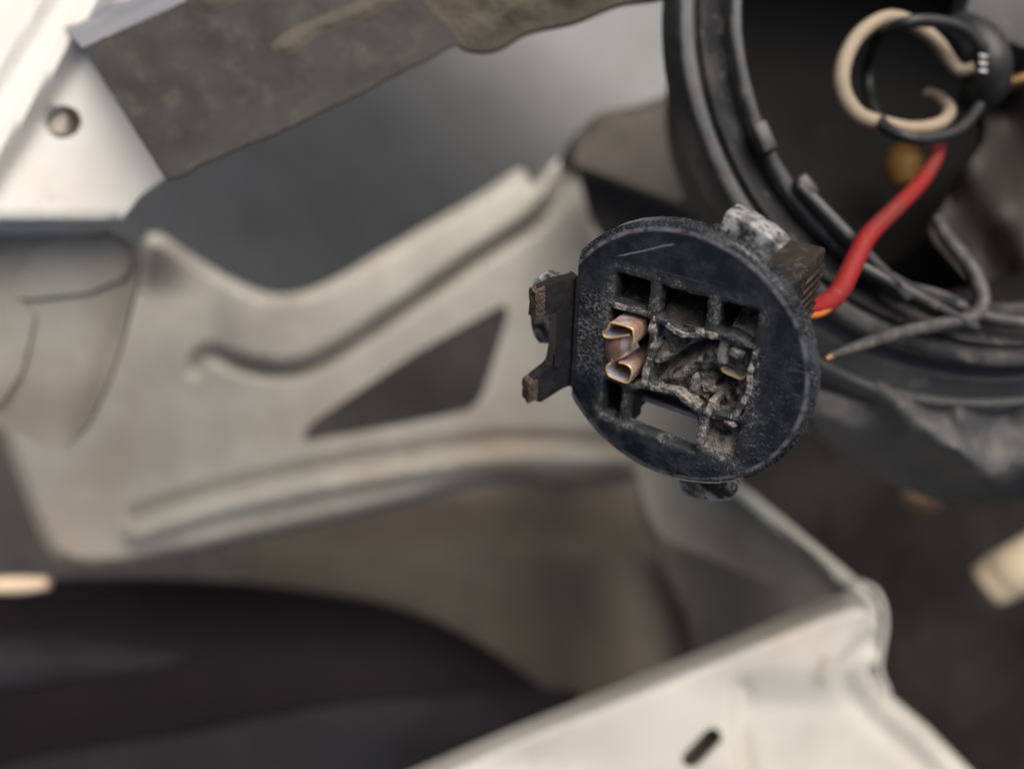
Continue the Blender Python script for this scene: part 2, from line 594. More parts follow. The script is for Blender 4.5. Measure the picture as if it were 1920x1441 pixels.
# folded wall of that panel, going down into the bay
def d_wall(x, y):
    return 265 + .06 * (y - 425) + 3 * sst(205, 262, x + .35 * np.maximum(0, y - 560)) + 5 * sst(700, 850, y)
out = rounded([(-420, 424), (180, 424), (240, 448), (262, 486), (250, 560), (214, 690), (166, 800), (110, 850), (24, 800), (-420, 780)], [0, 20, 18, 18, 40, 60, 60, 60, 60, 0])
wall = psheet("fold_flange", out, [], 14, d_wall, 2.0, M['flange'], None)
tag(wall, "dusty, shade-toned grey folded steel flange dropping below the bright white panel", "flange")
out = rounded([(14, 560), (62, 470), (110, 440), (214, 446), (250, 484), (236, 520), (165, 548), (60, 560)], 14)
psheet("overlap_plate", out, [], 12, lambda x, y: d_wall(x, y) - 2.2, 2, M['flange'], wall)
out = rounded([(-80, 560), (40, 560), (66, 590), (40, 700), (0, 760), (-80, 760)], 14)
psheet("stiffener_plate", out, [], 14, lambda x, y: d_wall(x, y) - 1.8, 2, M['flange'], wall)

# ================================================================== STAMPED BRACKET
tri = rounded([(566, 828), (578, 796), (780, 660), (948, 568), (952, 592), (906, 738), (884, 768), (740, 798)], [10, 14, 20, 12, 8, 14, 16, 20])
bead1 = catmull([(366, 690), (376, 670), (400, 664), (450, 684), (520, 697), (580, 688), (650, 652), (760, 580), (900, 482), (1000, 418), (1042, 372), (1052, 320)], 5)
bead2 = catmull([(255, 965), (400, 920), (560, 884), (700, 858), (830, 838), (905, 826), (1000, 824), (1120, 826), (1180, 830)], 5)
b1 = np.array([tuple(p)[:2] for p in bead1])
b2 = np.array([tuple(p)[:2] for p in bead2])
bout = [(268, 452), (300, 438), (345, 468), (420, 515), (490, 545), (545, 550), (610, 530), (690, 484), (800, 420), (900, 362), (968, 318), (988, 328), (1000, 342),
        (1030, 312), (1062, 290), (1096, 296), (1112, 330), (1120, 390), (1118, 430), (1150, 480), (1170, 600), (1186, 760), (1200, 860), (1190, 902), (1080, 908), (960, 902), (900, 910), (760, 946), (560, 992),
        (330, 1042), (200, 1066), (130, 1060), (92, 1034), (60, 970), (8, 830), (-60, 700), (40, 640), (180, 600), (250, 540)]
bout = catmull(bout, 3, True)

def d_brk(x, y):
    q = np.c_[x, y]
    D = 455 + .03 * (x - 500) + .012 * (y - 700)
    D = D - 26 * sst(430, 250, x) * sst(560, 430, y)
    ed = segdist(tri, q)
    D = D + 0 * ed
    # stepped beads: a groove with a raised lower bank
    d1 = segdist(b1, q, False)
    D = D + 7.5 * np.exp(-(d1 / 11) ** 2)
    above = (y < np.interp(x, b1[:, 0], b1[:, 1]))
    D = D - np.where(above & (x > 380), 8 * sst(0, 26, d1) * sst(380, 460, x) , 0)
    d2 = segdist(b2, q, False)
    below = (y > np.interp(x, b2[:, 0], b2[:, 1]))
    D = D + 8 * np.exp(-(d2 / 12) ** 2)
    rid = np.c_[b2[:, 0], b2[:, 1] + 36]
    d3 = segdist(rid, q, False)
    D = D - 9 * np.exp(-(d3 / 20) ** 2)
    # edge rolled down
    e = segdist([tuple(p)[:2] for p in bout], q)
    D = D + 12 * (1 - sst(0, 22, e)) ** 1.5
    return D
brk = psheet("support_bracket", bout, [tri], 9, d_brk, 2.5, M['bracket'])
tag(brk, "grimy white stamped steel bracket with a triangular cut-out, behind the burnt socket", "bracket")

# ================================================================== BLUE GREY INNER FENDER
def d_fen(x, y):
    t = np.maximum(0, -((x - 1150) * .8 + (140 - y) * .9))     # curves away to the lower left
    return 530 + .00042 * t ** 2
out = rounded([(120, 640), (120, 250), (700, -180), (1500, -180), (1480, 520), (1150, 560), (700, 640)], 20)
fen = psheet("inner_fender", out, [], 26, d_fen, 3, M['fender'])
tag(fen, "blue grey inner fender sheet seen between the black slab and the bracket", "fender")

# brown dusty support between bracket and lamp housing
out = rounded([(1050, 300), (1068, 262), (1120, 212), (1200, 196), (1270, 170), (1330, 150), (1480, 300), (1520, 520), (1350, 410), (1180, 345), (1110, 318)], [6, 10, 16, 16, 16, 20, 20, 20, 20, 20, 10])
bs = psheet("lamp_support", out, [], 16, lambda x, y: 400 - .02 * (x - 1050) + 14 * sst(22, 0, segdist(np.array([(1050, 300), (1068, 262), (1120, 212), (1200, 196), (1270, 170), (1330, 150)], float), np.c_[x, y], False)), 12, M['brownpl'])
tag(bs, "dusty brown plastic lamp support between white bracket and round lamp housing", "support")
out = rounded([(1080, 300), (1180, 350), (1340, 410), (1500, 520), (1500, 760), (1300, 700), (1150, 470), (1108, 400)], 10)
s2 = psheet("lower_web", out, [], 20, lambda x, y: 428 + .1 * (y - 350), 8, M['brownpl'], bs)
out = rounded([(1300, 350), (1318, 328), (1352, 330), (1380, 360), (1366, 384), (1320, 378)], 10)
psheet("rivet_boss", out, [], 10, lambda x, y: 330 + 0 * x, 26, M['hbody'], bs)

# ================================================================== BLACK SLAB UPPER LEFT
slab = empty("rubber_slab", P(600, 150, 214), "dusty black rubber slab with a pale blue grey edge, lying over the white panel", "slab")
def d_slab(x, y):
    n = np.array([noise.noise(Vector((a * .012, b * .012, 3))) for a, b in zip(x, y)])
    return 200 + .010 * (x - 300) + 1.2 * n
edge = [(155, 90), (232, 212), (310, 337), (330, 333), (380, 306), (470, 268), (520, 250), (600, 210), (690, 168), (760, 130), (850, 86), (1010, 40), (1260, -60), (1100, -200), (800, -200), (360, -2)]
rag = []
for i, q in enumerate(subdiv(edge, 14)):
    w = 2.5 * noise.noise(Vector((q[0] * .05, q[1] * .05, 1)))
    rag.append((q[0] + w, q[1] + w))
psheet("slab_face", rag, [], 11, d_slab, .9, M['slab'], slab)
M['slabedge'] = mat("skylit_slab_edge", (.19, .20, .235), .45, (.14, .15, .18), 60)  # slab side turned to the sky; that brightness is put into its colour
out = rounded([(118, 48), (154, 90), (362, -3), (800, -199), (780, -240), (330, -40)], 3)
psheet("slab_edge", out, [], 14, lambda x, y: 201 + 26 * np.clip(((90 - y) - (x - 155) * .447) / 50, -.05, 1.5), 4, M['slabedge'], slab)

def clump(name, pts, D, m, parent=None, seed=0, r=1.0, soft=26.0, step=8, base=None):
    """lumpy crust: an outline in pixels lying on depth D, swelling r mm towards the middle"""
    ring = [tuple(p)[:2] for p in catmull([Vector((p[0], p[1], 0)) for p in pts], 5, True)]
    def dep(x, y):
        q = np.c_[x, y]
        e_ = segdist(ring, q)
        nn = np.array([noise.noise(Vector((a_ * .022, b_ * .022, seed))) + .6 * noise.noise(Vector((a_ * .06, b_ * .06, seed + 5))) for a_, b_ in q])
        if base is not None:
            return base(x, y) - .12 - r * sst(0, soft, e_) * (1 + .6 * nn)
        return D + 1.2 - (r + 1.2) * sst(0, soft, e_) * (1 + .45 * nn)
    return psheet(name, ring, [], step, dep, 2.0, m, parent)
a = clump("mud_clump", [(775, -60), (800, 10), (850, 60), (862, 86), (905, 96), (945, 86), (990, 60), (1080, 40), (1160, 8), (1260, -12), (1280, -80), (1000, -100)], 206, M['mud'], seed=2, r=1.7, soft=60, base=d_slab)
tag(a, "big olive brown lump of dried mud hanging over the slab's lower edge", "mud")
a = clump("mud_clump", [(508, 88), (520, 72), (560, 48), (640, 14), (720, -20), (760, -10), (700, 30), (640, 56), (590, 72), (560, 98), (530, 108)], 202.5, M['dust'], seed=4, r=.9, soft=22, step=6, base=d_slab)
tag(a, "narrow curved streak of brown mud on the face of the slab", "mud")
a = clump("mud_clump", [(348, -4), (370, 14), (396, 24), (430, 14), (460, 0), (470, -30), (380, -30)], 201, M['dust'], seed=6, r=.7, soft=18, step=6, base=d_slab)
tag(a, "small patch of mud beside the slab's pale edge", "mud")

# ================================================================== BLACK ROUND DUCT, LOWER LEFT
duct = empty("air_duct", P(350, 1330, 640), "big rounded black plastic air duct below the bracket, with grey ribs", "duct")
top = [(-500, 1120), (-200, 1098), (0, 1092), (150, 1084), (300, 1086), (450, 1094), (600, 1112), (720, 1134), (830, 1172), (930, 1228), (1000, 1278), (1080, 1330)]
tp = np.array(top, float)
def d_duct(x, y):
    s = y - np.interp(x, tp[:, 0], tp[:, 1])
    D = 590 - 70 * (1 - np.clip(1 - s / 260, 0, 1) ** 2) ** .5 + 60 * sst(1100, 700, x) * 0
    return D
out = [tuple(p)[:2] for p in catmull([Vector((*p, 0)) for p in top], 4)] + [(1120, 1800), (-500, 1800)]
psheet("duct_shell", out, [], 16, d_duct, 4, M['fan'], duct)
M['band'] = mat("grey_rubber_band", (.021, .021, .024), .75, (.013, .012, .014), 8, .4, .6, spec=.2)
out = rounded([(-500, 1220), (0, 1196), (180, 1184), (330, 1180), (430, 1186), (430, 1212), (300, 1250), (150, 1272), (0, 1290), (-500, 1340)], 20)
psheet("rib_band", out, [], 16, lambda x, y: d_duct(x, y) - 12 + 9 * sst(-50, 430, x) + 9 * ((y - 1238) / (62 - .08 * np.clip(x, 0, 400))) ** 2, 9, M['band'], duct)
out = rounded([(-500, 1570), (100, 1415), (350, 1378), (560, 1335), (700, 1316), (900, 1302), (1090, 1300), (1120, 1800), (-500, 1800)], 20)
psheet("lower_band", out, [], 22, lambda x, y: d_duct(x, y) - 12, 9, M['band'], duct)

# dirty brown back sheet between bracket and rail
def d_brn(x, y):
    return 690 + 90 * sst(1050, 910, y) - 60 * sst(900, 1200, x)
out = rounded([(380, 960), (900, 860), (1420, 860), (1420, 1300), (1100, 1420), (900, 1420), (560, 1250)], 20)
a = psheet("splash_shield", out, [], 26, d_brn, 3, M['brown'])
tag(a, "dirty brown splash shield in the gap between bracket and white rail", "shield")

# peach rod at the left edge
rod = empty("painted_rod", P(0, 1096, 480), "thin shiny peach coloured rod end left of the black duct", "rod")
tube([P(-500, 1130, 480), P(-60, 1100, 480), P(40, 1096, 480), P(92, 1093, 480)], [5.0, 5.0, 5.0, 3.2], M['peach'], "rod_shaft", rod)
bevel_box("rod_clamp", (-36, -9, -9), (-24, 7, 7), 2, M['fan'], rod)

# ================================================================== LOWER RIGHT WHITE RAIL
rail = empty("front_rail", P(1300, 1350, 330), "white painted sheet steel rail with a slot and a rolled lip", "rail")
slot = []
for a in np.linspace(0, 2 * math.pi, 28, endpoint=False):
    ca, sa = math.cos(a), math.sin(a)
    x, y = 18 * ca, 18 * sa + (28 if sa > 0 else -28)
    th = R_(44)
    slot.append((1316 + x * math.cos(th) + y * math.sin(th), 1402 - (y * math.cos(th) - x * math.sin(th))))
rtop = [(640, 1506), (790, 1441), (950, 1372), (1100, 1311), (1260, 1246), (1420, 1180), (1540, 1130), (1592, 1112)]
rlip = [(1592, 1112), (1622, 1122), (1650, 1165), (1652, 1210), (1640, 1262), (1668, 1300), (1740, 1360), (1830, 1452), (1900, 1540)]
rt = np.array(rtop, float)
def d_rail(x, y):
    e = y - np.interp(x, rt[:, 0], rt[:, 1])
    D = 318 - .01 * (x - 1300)
    D = D + 20 * (1 - sst(-4, 40, e)) ** 1.6              # rolled upper edge
    cr = segdist(np.array([(1392, 1290), (1386, 1360), (1396, 1441), (1400, 1520)], float), np.c_[x, y], False)
    D = D + 5 * np.exp(-(cr / 16) ** 2) + 6 * sst(1370, 1420, x) * sst(1240, 1330, y)
    q = segdist(np.array([(1545, 1268), (1556, 1236), (1600, 1196), (1640, 1160)], float), np.c_[x, y], False)
    D = D - 2.6 * np.exp(-(q / 13) ** 2)
    r = segdist(np.array(rlip[4:], float), np.c_[x, y], False)
    D = D + 12 * (1 - sst(0, 24, r)) ** 1.6 + 1.6 * np.exp(-((r - 60) / 20) ** 2)
    D = D + 8 * sst(1330, 1441, y) * sst(1250, 1000, x)
    w = np.array([noise.noise(Vector((a * .006, b * .006, 9))) for a, b in zip(x, y)])
    return D + 2.5 * w
out = [(x, y) for x, y in rtop] + rlip[1:] + [(1980, 1800), (640, 1800)]
psheet("rail_face", out, [slot], 8, d_rail, 2.2, M['rail'], rail)
psheet("inner_layer", rounded([(1230, 1330), (1400, 1330), (1400, 1480), (1230, 1480)], 20), [], 24, lambda x, y: 331 + 0 * x, 2, M['brown'], rail)
# rolled lip at the top corner
lp = [P(1588, 1090, 322), P(1612, 1090, 318), P(1640, 1104, 315), P(1656, 1134, 313), P(1660, 1172, 313), P(1654, 1214, 314), P(1650, 1256, 316), P(1668, 1296, 318)]
tube(lp, [.7, .9, 1.0, 1.1, 1.1, 1.1, 1.1, .8], M['rail'], "rolled_lip", rail)
# side wall running up behind the socket
out = rounded([(1196, 890), (1190, 720), (1330, 720), (1388, 916), (1416, 946), (1520, 1030), (1600, 1098), (1646, 1148), (1632, 1160), (1590, 1122), (1500, 1118), (1400, 1075), (1300, 1032), (1240, 1010), (1212, 960)], [10, 10, 10, 12, 12, 10, 10, 6, 6, 8, 16, 16, 16, 16, 16])
psheet("side_wall", out, [], 12, lambda x, y: 348 + 95 * sst(1640, 1190, x) ** 1.0 - 6 * np.exp(-(segdist(np.array([(1390, 926), (1520, 1034), (1640, 1150)], float), np.c_[x, y], False) / 14) ** 2), 3, M['wallgrey'], rail)
tube([P(1330, 905, 415), P(1384, 922, 396), P(1450, 975, 382), P(1530, 1042, 364), P(1605, 1104, 345), P(1640, 1150, 334)], [2.0, 3.6, 4, 4, 3.4, 2.6], M['rail'], "hem_edge", rail)
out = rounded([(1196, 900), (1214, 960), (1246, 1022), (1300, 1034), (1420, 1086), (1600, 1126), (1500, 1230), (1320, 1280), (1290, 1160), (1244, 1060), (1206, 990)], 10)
M['shadegrey'] = mat("shaded_rail_paint", (.055, .053, .046), .6, (.04, .038, .034), 20)  # same paint as the rail, with its shade put into the colour
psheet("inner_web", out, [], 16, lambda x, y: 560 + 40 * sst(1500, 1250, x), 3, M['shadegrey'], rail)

# ================================================================== LAMP HOUSING
hc = P(1937, 16, 200)
hous = empty("lamp_housing", hc, "round black plastic lamp housing with a stepped rim, open at the back", "lamp housing")
tilt = Matrix.Rotation(R_(4), 3, 'X') @ Matrix.Rotation(R_(3), 3, 'Y')
lathe("outer_flange", [(91.4, -12), (91.1, -7), (90.6, -2), (90.0, -.4), (89.3, 0), (86.7, -.2), (86.3, -.8), (86.1, -3), (84.9, -3.1), (84.7, -1.2), (84.2, -.7), (81.4, -2.6), (79.2, -4.6), (77.2, -5.2)], hc, M['hplastic'], hous, wob=.25, tilt=tilt)
lathe("inner_lip", [(77.5, -8), (77.25, -1.2), (76.9, -.5), (76.2, -.2), (74.6, -.1), (74.0, -.7), (73.8, -9)], hc, M['hplastic'], hous, wob=.35, tilt=tilt)
lathe("inner_cup", [(77.5, -7), (73.4, -8), (72.0, -40), (70, -95), (60, -112), (30, -120), (.5, -122)], hc, M['hdark'], hous, tilt=tilt)
# catches moulded on the lip
for (px, py, a, L, w) in ((1432, 258, 66, 8, 4), (1512, 350, 50, 6, 3.4), (1600, 452, 46, 40, 2.6), (1720, 556, 28, 34, 2.4)):
    mt = Matrix.Translation(P(px, py, 198)) @ Matrix.Rotation(R_(-a), 4, 'Z')
    bevel_box("catch", (-L / 2, -w / 2, -6), (L / 2, w / 2, 1.6), .9, M['hplastic'], hous, mtx=mt, world=True)
# lower outer ribs
lathe("lower_skirt_band", [(90.2, -7), (93.2, -9.6), (94.4, -9.2), (95.2, -9.8), (99.6, -13.4), (101.2, -12.8), (102.4, -13.6), (106.5, -21), (107.5, -28)], hc, M['hbody'], hous, seg=48, tilt=tilt, wob=.9, a0=R_(226), a1=R_(302))
# dusty body of the housing below the ring
def d_hb(x, y):
    n = np.array([noise.noise(Vector((a * .010, b * .010, 4))) + .5 * noise.noise(Vector((a * .03, b * .03, 7))) for a, b in zip(x, y)])
    D = 226 + 60 * sst(770, 960, y - .25 * (x - 1540)) + 2.5 * n
    d = segdist(np.array([(1650, 720), (1720, 790), (1800, 850), (1850, 905)], float), np.c_[x, y], False)
    D = D - 9 * np.exp(-(d / 36) ** 2)
    d = segdist(np.array([(1760, 690), (1792, 740), (1800, 780)], float), np.c_[x, y], False)
    D = D - 6 * np.exp(-(d / 30) ** 2)
    d = segdist(np.array([(1660, 660), (1760, 690), (1900, 730), (2040, 770)], float), np.c_[x, y], False)
    return D - 5 * np.exp(-(d / 30) ** 2)
out = rounded([(1440, 520), (1600, 560), (1800, 640), (2080, 680), (2080, 990), (1900, 930), (1790, 950), (1650, 900), (1540, 820), (1470, 700)], 20)
psheet("housing_body", out, [], 9, d_hb, 6, M['hbody'], hous)
# things inside the housing
out = rounded([(1840, 190), (1900, 160), (2080, 150), (2080, 620), (1900, 590), (1810, 520), (1740, 440), (1800, 330), (1850, 260)], 20)
psheet("reflector_back", out, [], 18, lambda x, y: 262 + 10 * np.sin(x * .03) * np.cos(y * .02), 4, M['refl'], hous)
tube([P(1690, 282, 292), P(1694, 310, 290), P(1698, 345, 290)], [4.5, 7, 5], M['amber'], "amber_cap", hous)

# bulb plug at the top right
plug = empty("bulb_plug", P(1850, 70, 232), "black bulb plug with faint white print inside the lamp housing", "plug")
mt = Matrix.Rotation(R_(-20), 4, 'Z')
bevel_box("plug_block", (-8, 2, -16), (24, 30, -2), 2, M['hbody'], plug, mtx=mt)
tube([P(1790, 60, 226), P(1826, 80, 220), P(1848, 120, 218), P(1846, 165, 222), P(1826, 190, 228)], [5.5, 6.2, 6.4, 6, 4.6], M['wireblk'], "boot", plug)
for k in range(3):
    mt = Matrix.Translation(P(1843, 105 + 14 * k, 211.4)) @ Matrix.Rotation(R_(-12), 4, 'Z')
    bevel_box("print_mark", (-1.0, -.35, -.2), (1.0, .35, .2), .05, M['white'], plug, mtx=mt, world=True, seg=1)
tube([P(1850, 168, 240), P(1890, 158, 236), P(1960, 138, 232)], 2.4, M['brassin'], "blade", plug)

# wires
w = tube([P(1826, 126, 214), P(1800, 132, 216), P(1780, 112, 217), P(1755, 78, 217), P(1710, 44, 216), P(1660, 34, 215), P(1610, 66, 213), P(1582, 118, 212), P(1580, 170, 212), P(1606, 214, 213), P(1652, 232, 215),
          P(1712, 242, 218), P(1762, 232, 220), P(1780, 208, 222), P(1762, 184, 226), P(1738, 176, 230)], [1.5, 1.7, 1.8, 1.9, 2.1, 2.2, 2.1, 1.9, 1.7, 1.6], M['cream'], "cream_wire")
tag(w, "cream coloured wire bent into a loop inside the round housing", "wire")
w = tube([P(1846, 96, 212), P(1806, 56, 209), P(1750, 40, 207), P(1694, 44, 207), P(1650, 70, 216), P(1628, 120, 232), P(1630, 180, 232), P(1650, 228, 214), P(1690, 254, 207), P(1742, 260, 208), P(1800, 242, 211), P(1836, 200, 216)], 1.6, M['wireblk'], "black_wire")
tag(w, "thin black wire circling beside the cream loop in the housing", "wire")

# red wire from the socket into the housing
rp = [P(1478, 560, 166), P(1500, 580, 170), P(1536, 576, 175), P(1572, 548, 180), P(1597, 500, 185), P(1628, 442, 191), P(1680, 390, 198), P(1728, 340, 207), P(1756, 292, 214), P(1760, 250, 222), P(1752, 225, 230)]
w = empty("red_wire", rp[1], "thick red wire running from the burnt socket into the lamp housing", "wire")
tube(rp, [2.3, 2.3, 2.35, 2.3, 2.1, 1.85, 1.75], M['red'], "insulation", w)
tube([P(1510, 592, 168.6), P(1540, 585, 173.2), P(1574, 560, 178.4), P(1586, 545, 180)], [.8, 1.05, .9, .3], M['orange'], "orange_stripe", w)

gp = [P(1556, 668, 178), P(1600, 652, 182), P(1660, 632, 189), P(1740, 612, 196), P(1806, 600, 199), P(1838, 578, 201), P(1838, 540, 203), P(1815, 495, 206), P(1772, 442, 212), P(1756, 410, 216)]
w = empty("grey_wire", gp[0], "dusty dark grey wire with a bare copper tip, bent below the lamp housing", "wire")
tube(gp, [.9, 1.5, 1.85, 1.95, 2.0, 1.9, 1.5], M['wiregrey'], "insulation", w, jitter=.08)
tube([P(1548, 674, 177.4), P(1556, 669, 178), P(1564, 665, 178.6)], [.5, .9, .9], M['copper'], "copper_tip", w)
w = tube([P(1690, 540, 206), P(1760, 556, 207), P(1850, 594, 204), P(1940, 606, 204), P(2040, 606, 204)], 1.8, M['wiregrey'], "thin_grey_wire")
tag(w, "thin straight grey wire lying along the lower rim of the housing", "wire")

# blurred things lower right
rodr = empty("cream_rod", P(1880, 1080, 420), "out of focus cream coloured rod end in the dark right of the rail", "rod")
tube([P(1842, 1104, 425), P(1850, 1100, 424), P(1880, 1080, 420), P(1960, 1034, 412), P(2400, 775, 395)], [7, 11, 12.5, 12.5, 12.5], M['creamrod'], "rod_shaft", rodr, seg=20)
bevel_box("rod_clamp", (34, 14, -16), (52, 40, 8), 3, M['fan'], rodr)
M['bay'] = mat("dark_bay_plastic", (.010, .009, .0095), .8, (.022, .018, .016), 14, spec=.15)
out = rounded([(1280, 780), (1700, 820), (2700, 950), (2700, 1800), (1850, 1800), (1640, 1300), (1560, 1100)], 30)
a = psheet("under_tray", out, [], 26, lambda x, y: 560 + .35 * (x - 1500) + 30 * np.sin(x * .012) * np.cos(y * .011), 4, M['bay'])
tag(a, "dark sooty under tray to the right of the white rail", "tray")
a = clump("rust_patch", [(1690, 935), (1712, 915), (1752, 908), (1776, 930), (1760, 952), (1716, 956)], 470, M['rust'], seed=3, r=9)
tag(a, "small brown rusty bolt head on the dark tray", "bolt")
a.name = "rusty_bolt"

# ================================================================== BURNT SOCKET
RM = Matrix(((0.8116, 0.0062, -0.5841), (-0.3117, 0.8503, -0.4240), (0.4941, 0.5262, 0.6921)))
sock = empty("bulb_socket", (29.635, 4.315, CAMZ - 150), "burnt black round bulb socket with scorched slots, held in front of the bracket", "bulb socket")
sock.rotation_euler = RM.to_euler()
RAD = 26.9

def jag(poly, amp, step=.5, fr=.9, seed=0):
    out = []
    for q in subdiv(poly, step):
        a = noise.noise_vector(Vector((q[0] * fr, q[1] * fr, seed))) * amp
        out.append((q[0] + a.x, q[1] + a.y))
    return out
def rect(u0, u1, v0, v1):
    return [(u0, v0), (u1, v0), (u1, v1), (u0, v1)]
h1 = jag(rounded(rect(-12.8, -5.6, 8.7, 14.9), .5), .12)
h2 = jag(rounded([(-3.5, 8.2), (-1, 8.0), (1.5, 7.2), (3.6, 7.4), (5.7, 8.6), (5.7, 14.6), (-3.5, 14.7)], .4), .28, seed=2)
h3 = jag(rounded([(7.9, 8.6), (10.5, 9.0), (15.0, 8.4), (15.0, 14.9), (7.9, 14.8)], .4), .3, seed=3)
ts = jag(rounded(rect(-13.4, -5.0, -7.9, 7.4), .6), .2, seed=4)
hbl = jag(rounded(rect(-13.7, -9.4, -17.4, -8.9), [.5, 1.6, .5, .5][::-1]), .1, seed=5)
hbig = jag(rounded([(-8.0, -17.6), (7.6, -18.2), (7.6, -12.6), (6.6, -9.6), (3.6, -8.4), (1.4, -7.4), (-2.5, -8.0), (-5, -8.2), (-8.0, -9.8)], [.3, .3, .4, .6, .8, .8, .8, .8, .8]), .16, seed=6)
hbr = jag(rounded([(9.0, -16.4), (15.2, -16.6), (15.6, -8.2), (12.4, -8.6), (9.2, -9.6)], .4), .35, seed=7)
crat = jag(rounded([(-3.4, -5.8), (1.4, -6.0), (4.2, -7.0), (6.8, -8.2), (8.6, -7.6), (12, -7.0), (15.4, -6.6), (15.6, 1), (15.2, 7.0), (9.0, 7.2), (6.4, 7.0), (3.4, 5.8), (1.2, 5.9), (-3.4, 6.8)], .5), .4, seed=8)
HOLES = [h1, h2, h3, ts, hbl, hbig, hbr, crat]

circ = []
for k in range(220):
    th = 2 * math.pi * k / 220
    r = RAD + .10 * noise.noise(Vector((math.cos(th) * 9, math.sin(th) * 9, 2)))
    chip = noise.noise(Vector((math.cos(th) * 26, math.sin(th) * 26, 8)))
    if math.sin(th) < .1:
        r -= max(0, chip - .15) * .55
    circ.append((max(r * math.cos(th), -20.9), r * math.sin(th)))
circ = [q for i, q in enumerate(circ) if not (q[0] == -20.9 and circ[i - 1][0] == -20.9 and circ[(i + 1) % 220][0] == -20.9)]
_hl = [np.array(h) for h in HOLES]
def face_front(q):
    r = np.hypot(q[:, 0], q[:, 1])
    z = -.9 * sst(25.6, 26.9, r) ** 1.4
    # low raised pad round the slots on the right, shallow dish elsewhere
    z = z - .35 * sst(17.0, 18.2, q[:, 0]) * sst(19, 15, np.abs(q[:, 1])) * 1.0
    hd = np.min([segdist(h, q) for h in _hl], axis=0)
    nn = np.array([noise.noise(Vector((a * 1.1, b * 1.1, 3))) + .6 * noise.noise(Vector((a * 2.6, b * 2.6, 5))) for a, b in q])
    scorch = np.clip(1 - hd / 3.6, 0, 1) * np.where(q[:, 0] < -13.0, 1.7, .8)
    z = z + .24 * nn * scorch + .03 * nn
    z = z - .35 * np.clip(1 - hd / .6, 0, 1) ** 2
    # melted sag of the middle ribs
    z = z - 1.2 * np.exp(-(((q[:, 0] - 4) / 7) ** 2 + ((q[:, 1] - .5) / 8) ** 2))
    return np.c_[q, z]
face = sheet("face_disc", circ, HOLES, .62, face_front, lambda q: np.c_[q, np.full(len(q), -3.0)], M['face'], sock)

# body behind the disc
outer = rounded(rect(-15.2, 17.0, -9.6, 16.6), 1.2)
sheet("socket_body", outer, [h1, h2, h3, ts, crat_in := [(x * .97 + .15, y * .94) for x, y in crat]] if False else [h1, h2, h3, ts], 2.0,
      lambda q: np.c_[q, np.full(len(q), -2.9)] if False else np.c_[q, np.full(len(q), -3.02) - 6.5 * (inside(crat, q) & (segdist(crat, q) > .5))],
      lambda q: np.c_[q, np.full(len(q), -17.0)], M['soot'], sock)
bevel_box("back_plate", (-15.0, -9.4, -19.5), (16.8, 16.4, -17.02), .3, M['soot'], sock)
# lower skirt: walls round the three lower slots
zf = lambda q: np.c_[q, np.full(len(q), -3.02) - np.where((q[:, 0] > 8.6) & (q[:, 0] < 15.9) & (q[:, 1] < -9.8) & (q[:, 1] > -16.8), 2.2 + (q[:, 1] + 17) * .35, 0)]
zb = lambda q: np.c_[q, np.full(len(q), -7.5)]
sheet("lower_skirt", rounded(rect(-15.2, -8.1, -19.4, -9.7), .4), [jag(rounded(rect(-13.7, -9.4, -17.4, -10.2), .5), .1)], 1.6, zf, zb, M['soot'], sock)
sheet("lower_skirt", rounded([(7.7, -20.0), (17, -18.2), (17, -9.7), (7.7, -9.7)], .4), [], 1.2, zf, zb, M['soot'], sock)
bevel_box("slot_floor", (-14.4, -18.4, -12.0), (-8.7, -9.8, -7.55), .2, M['soot'], sock)
# round collar behind the disc
def ring_mesh(r0, r1, z0, z1, seg=96):
    V, Fc = [], []
    for k in range(seg):
        th = 2 * math.pi * k / seg
        for r, z in ((r0, z0), (r1, z0), (r1, z1), (r0, z1)):
            V.append((r * math.cos(th), r * math.sin(th), z))
    for k in range(seg):
        for j in range(4):
            a, b = k * 4, ((k + 1) % seg) * 4
            Fc.append((a + j, a + (j + 1) % 4, b + (j + 1) % 4, b + j))
    return V, Fc
V, Fc = ring_mesh(22.6, 24.4, -3.05, -7.2)
build("collar", V, Fc, M['edge'], sock)
# rear shroud for the wires
def prism(name, base, z0, z1, sc, m, parent, bev=0):
    n = len(base)
    c = np.mean(base, 0)
    V = [(x, y, z0) for x, y in base] + [(c[0] + (x - c[0]) * sc, c[1] + (y - c[1]) * sc, z1) for x, y in base]
    Fc = [tuple(range(n))[::-1], tuple(range(n, 2 * n))] + [(i, (i + 1) % n, n + (i + 1) % n, n + i) for i in range(n)]
    return build(name, V, Fc, m, parent)
shr = prism("rear_shroud", rounded(rect(-8, 16.0, -5.0, 16.0), .8), -19.55, -33, .98, M['shroud'], sock)
for k in range(9):
    vv = -3.5 + k * 2.0
    bevel_box("grip_rib", (15.95, vv - .45, -32), (16.55, vv + .45, -20), .2, M['shroud'], shr, seg=1)

